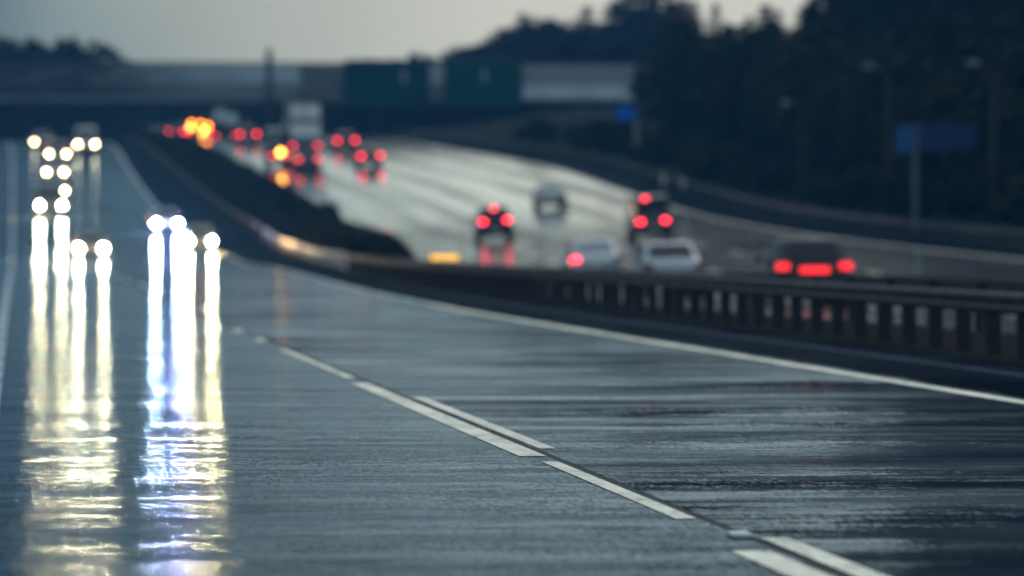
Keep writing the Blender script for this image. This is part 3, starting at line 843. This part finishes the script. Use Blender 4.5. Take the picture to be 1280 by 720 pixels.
def onc(style, x, Y, label, paint_, front, **k): return car(style, PX(x, Y), Y, -1, label, paint_, GO, front=front, rear=M['taildim'], **k)
onc('sedan', 112, 305, 'nearest oncoming car, dark with two warm round headlights, alone in its lane', P_black, M['warm'])
onc('hatch', 245.5, 325, 'oncoming car with yellowish headlights in the lane beside the median', P_dark, M['warm2'])
onc('sedan', 204, 351, 'oncoming car with blue-white headlights just behind the yellowish pair', P_grey, M['cool'], front2=M['violet'])
onc('van', 62, 376, 'dark oncoming van leading the left column of headlights', P_dark, M['mid_warm'])
onc('sedan', 68, 402, 'oncoming car second in the left column of headlights', P_grey, M['far_warm'])
onc('hatch', 68, 431, 'oncoming car third in the left column of headlights', P_silver, M['far_warm'])
onc('suv', 71, 461, 'oncoming car fourth in the left column of headlights', P_grey, M['far_warm'])
onc('sedan', 52, 489, 'last oncoming car at the top of the left column of headlights', P_dark, M['far_warm'])
onc('van', 106, 480, 'pale oncoming van with twin headlights right of the left column, near the crest', P_silver, M['far_warm'])

def away(style, x, Y, label, paint_, rear=None, **k): return car(style, PX(x, Y), Y, 1, label, paint_, GA, front=M['front_dim'], rear=rear or M['tail'], **k)
away('hatch', 1000, 128, 'dark car with wide red tail lights just beyond the rail at right', P_black, lamp('close red tail light', (1.0,.03,.04), 2.0), bar=True)
away('sedan', 828, 156, 'silver saloon with unlit tail lamps showing above the guard rail', P_silver, paint('unlit tail lamp glass', (.12,.012,.014), .3))
away('sedan', 737, 190, 'pale saloon low behind the rail with one red lamp lit at its left', carpaint('pale grey car paint', (.40,.43,.43)), M['taildim'], rear2=paint('unlit lamp', (.12,.012,.014), .3), glass=M['paleglass'])
away('van', 808, 280, 'dark van with red tail lights and a high red brake lamp', P_dark, brake=(-.30, 1.98, .13), tl=.62)
away('suv', 613, 300, 'dark tall car alone mid-carriageway with a cluster of red lights', P_black, brake=(0, 1.68, .12), tl=.68)
away('sedan', 683, 345, 'small pale car without lit lamps toward the outer edge of the far carriageway', P_silver, paint('unlit tail lamp small', (.12,.012,.014), .3), glass=M['paleglass'])
away('sedan', 456, 424, 'car with pink-red lights, lower right of the distant pair', P_red, M['tail'])
away('hatch', 426, 456, 'distant car with two close red lights left of the crest curve', P_dark, M['tail'])
away('sedan', 379, 424, 'dark distant car right behind the white box truck', P_black, M['taildim'])
away('hatch', 305, 482, 'distant car with bright red pair of lights beside the median near the crest', P_dark, M['tail'])
away('sedan', 192, 546, 'farthest red-lit car at the left end of the distant queue', P_dark, M['taildim'])
away('hatch', 216, 531, 'red-lit car just left of the amber-lit truck in the distant queue', P_dark, M['tail'])

def truck(X, Y, label, boxmat, W=2.4, H=3.4, L=7.0, bands=(), ambers=(), tail=None, group=None):
    z = ground(X, Y)
    t = thing('truck', label, 'truck', (X, Y, z+.02), (slope(X, Y), 0, heading(RL, Y)*.7), group)
    bm = bmesh.new(); box(bm, -W/2, W/2, -L/2, L/2-2.2, .95, H, .06); link_obj('cargo_box', bm, boxmat, t)
    bm = bmesh.new(); box(bm, -W/2+.08, W/2-.08, L/2-2.1, L/2, .6, min(H, 2.7), .16); cab = link_obj('cab', bm, M['whitebox'], t)
    bm = bmesh.new(); box(bm, -W/2+.2, W/2-.2, L/2+.002, L/2+.02, 1.6, 2.4); link_obj('windscreen', bm, M['glass'], cab)
    bm = bmesh.new(); box(bm, -W/2+.15, W/2-.15, -L/2+.1, L/2-.3, .62, .94); link_obj('chassis', bm, M['trim'], t)
    for sd in (-1, 1):
        for yw in (-L/2+1.3, L/2-1.2):
            bm = bmesh.new(); cyl(bm, (sd*(W/2-.34), yw, .48), (sd*(W/2-.02), yw, .48), .48, None, 20); wh = link_obj('wheel', bm, M['tyre'], t)
            bm = bmesh.new(); cyl(bm, (sd*(W/2-.019), yw, .48), (sd*(W/2), yw, .48), .26, .2, 14); link_obj('rim', bm, M['rim'], wh)
        bm = bmesh.new(); box(bm, sd*(W/2-.25)-.16, sd*(W/2-.25)+.16, -L/2-.05, -L/2+.02, .72, .88, .02); link_obj('taillight', bm, tail or M['taildim'], t)
    bm = bmesh.new(); box(bm, -W/2+.05, W/2-.05, -L/2-.06, -L/2+.08, .48, .62, .02); link_obj('bumper', bm, M['trim'], t)
    for (x0, x1, z0, z1, mt) in bands:
        bm = bmesh.new(); box(bm, x0, x1, -L/2-.03, -L/2-.003, z0, z1, .01); link_obj('rear_door', bm, mt, t)
    for (xa, za, r, mt) in ambers:
        bm = bmesh.new(); cyl(bm, (xa, -L/2-.12, za), (xa, -L/2-.035, za), r, r, 16); link_obj('beacon', bm, mt, t)
    return t
Y = 447.0; X = PX(373, Y); zz = ground(X, Y)
def tz(v): return EYE + (298-v)*Y/F - zz
truck(X, Y, 'white box truck with two pale panels on its rear, tallest on the far carriageway', M['concrete'], 2.45, tz(131), 7,
      [(-1.1,-.05,tz(147),tz(133),M['paleband']), (.05,1.1,tz(147),tz(133),M['paleband']), (-1.1,1.1,tz(170),tz(155),M['paleband'])])
Y = 560.0; X = PX(276, Y); zz = ground(X, Y)
truck(X, Y, 'far grey truck under the overpass beside the mast', M['darkcon'], 2.4, 3.5, 7, [(-1.15,-.02,2.2,3.4,M['lightcon']), (.02,1.15,1.9,3.0,M['lightcon'])])
Y = 537.0; X = PX(243, Y)
truck(X, Y, 'maintenance truck with a bunch of glowing amber beacons in the distant queue', M['darkcon'], 2.4, 2.3, 6,
      ambers=[(-.75,1.25,.2,M['amberhot']), (.15,1.55,.2,M['amber']), (-.65,1.65,.16,M['amber']), (.55,.95,.2,M['amberhot']), (.85,1.35,.22,M['amber']), (.3,.6,.12,M['amberhot'])], tail=M['tail'])
Y = 428.0; X = PX(345, Y); zz = ground(X, Y)
truck(X-.05, Y+3.2, 'slim pale grey lorry with one amber lamp left of the white box truck', M['darkcon'], 1.5, 2.6, 5.4, [(-.6,-.02,1.3,2.5,M['concrete'])],
      ambers=[(.1,1.05,.22,M['amberhot'])], tail=M['taildim'])

# ------------------------------------------------------------------ haze of rain and spray
bm = bmesh.new(); box(bm, -420, 520, -60, 1100, -20, 130)
hz = link_obj('haze', bm, None); struct(hz, 'thin blue rain haze over the whole road')
m, nt, out = newmat('rain haze'); g = G(nt)
vs = g.n('ShaderNodeVolumeScatter'); vs.inputs['Color'].default_value = (.12,.48,1.0,1); vs.inputs['Density'].default_value = .00022; vs.inputs['Anisotropy'].default_value = .25
g.link(vs.outputs[0], out.inputs['Volume'])
hz.data.materials.append(m)

# ------------------------------------------------------------------ sky and light
wd = bpy.data.worlds.new('World'); SC.world = wd; wd.use_nodes = True
nt = wd.node_tree
for n in list(nt.nodes): nt.nodes.remove(n)
g = G(nt)
out = g.n('ShaderNodeOutputWorld')
skyt = g.n('ShaderNodeTexSky'); skyt.sky_type = 'NISHITA'; skyt.sun_disc = False
SUN_EL, SUN_AZ = math.radians(38), math.radians(25)     # azimuth from +Y toward +X
skyt.sun_elevation = SUN_EL; skyt.air_density = 2.0; skyt.dust_density = 3.0; skyt.sun_rotation = SUN_AZ
b1 = g.n('ShaderNodeBackground'); g.link(skyt.outputs[0], b1.inputs[0]); b1.inputs[1].default_value = .004
tc = g.n('ShaderNodeTexCoord'); sep = g.n('ShaderNodeSeparateXYZ'); g.link(tc.outputs['Generated'], sep.inputs[0])
az = g.math('ARCTAN2', sep.outputs[0], sep.outputs[1])           # 0 along +Y, positive to the right
cl = g.noise(tc.outputs['Generated'], 6.0, 4, .55)
azn = g.math('ADD', az, g.mapr(cl, .3, .7, -.02, .02))
fac = g.mapr(azn, -.06, .13, 0, 1)
col = g.ramp(fac, [(0, (.04,.085,.125)), (.30, (.05,.115,.16)), (.42, (.18,.265,.295)), (.54, (.33,.395,.39)), (.77, (.53,.58,.565)), (1, (.545,.595,.58))])
back = g.mapr(azn, .3, 1.2, 0, 1)
mix = g.n('ShaderNodeMix', data_type='RGBA'); g.link(back, mix.inputs[0]); g.link(col, mix.inputs[6]); mix.inputs[7].default_value = (.12,.17,.23,1)
band = g.mapr(sep.outputs[2], .075, .135, 1.0, 1.4)
bandm = g.n('ShaderNodeVectorMath', operation='SCALE'); g.link(mix.outputs[2], bandm.inputs[0]); g.link(band, bandm.inputs['Scale'])
el = g.mapr(sep.outputs[2], .17, .5, 0, 1)
mix2 = g.n('ShaderNodeMix', data_type='RGBA'); g.link(el, mix2.inputs[0]); g.link(bandm.outputs[0], mix2.inputs[6]); mix2.inputs[7].default_value = (.50,.645,.79,1)
b2 = g.n('ShaderNodeBackground'); g.link(mix2.outputs[2], b2.inputs[0]); b2.inputs[1].default_value = 1.0
ad = g.n('ShaderNodeAddShader'); g.link(b1.outputs[0], ad.inputs[0]); g.link(b2.outputs[0], ad.inputs[1])
g.link(ad.outputs[0], out.inputs[0])

sl = bpy.data.lights.new('sun', 'SUN'); sl.energy = .12; sl.angle = math.radians(25); sl.color = (1.0,.93,.84)
so = bpy.data.objects.new('sun', sl); C.objects.link(so)
d = -Vector((math.sin(SUN_AZ)*math.cos(SUN_EL), math.cos(SUN_AZ)*math.cos(SUN_EL), math.sin(SUN_EL)))
so.rotation_euler = d.to_track_quat('-Z', 'Y').to_euler()

# ------------------------------------------------------------------ camera
cd = bpy.data.cameras.new('camera'); co = bpy.data.objects.new('camera', cd); C.objects.link(co)
FE = 7173.0
cd.sensor_width = 36; cd.lens = FE/1280*36
cd.clip_start = .5; cd.clip_end = 4000
co.location = (0, 0, EYE)
co.rotation_euler = (math.radians(90) - math.atan(62/FE), 0, -math.radians(4.94))
cd.dof.use_dof = True; cd.dof.focus_distance = 32.0; cd.dof.aperture_fstop = .2017/.078
SC.camera = co

SC.render.engine = 'CYCLES'
cy = SC.cycles
cy.use_denoising = True
cy.volume_bounces = 0; cy.max_bounces = 6; cy.diffuse_bounces = 2; cy.glossy_bounces = 4; cy.transmission_bounces = 2
cy.sample_clamp_indirect = 0; cy.sample_clamp_direct = 0
cy.use_light_tree = True
SC.view_settings.view_transform = 'Standard'; SC.view_settings.look = 'None'; SC.view_settings.exposure = 0; SC.view_settings.gamma = 1
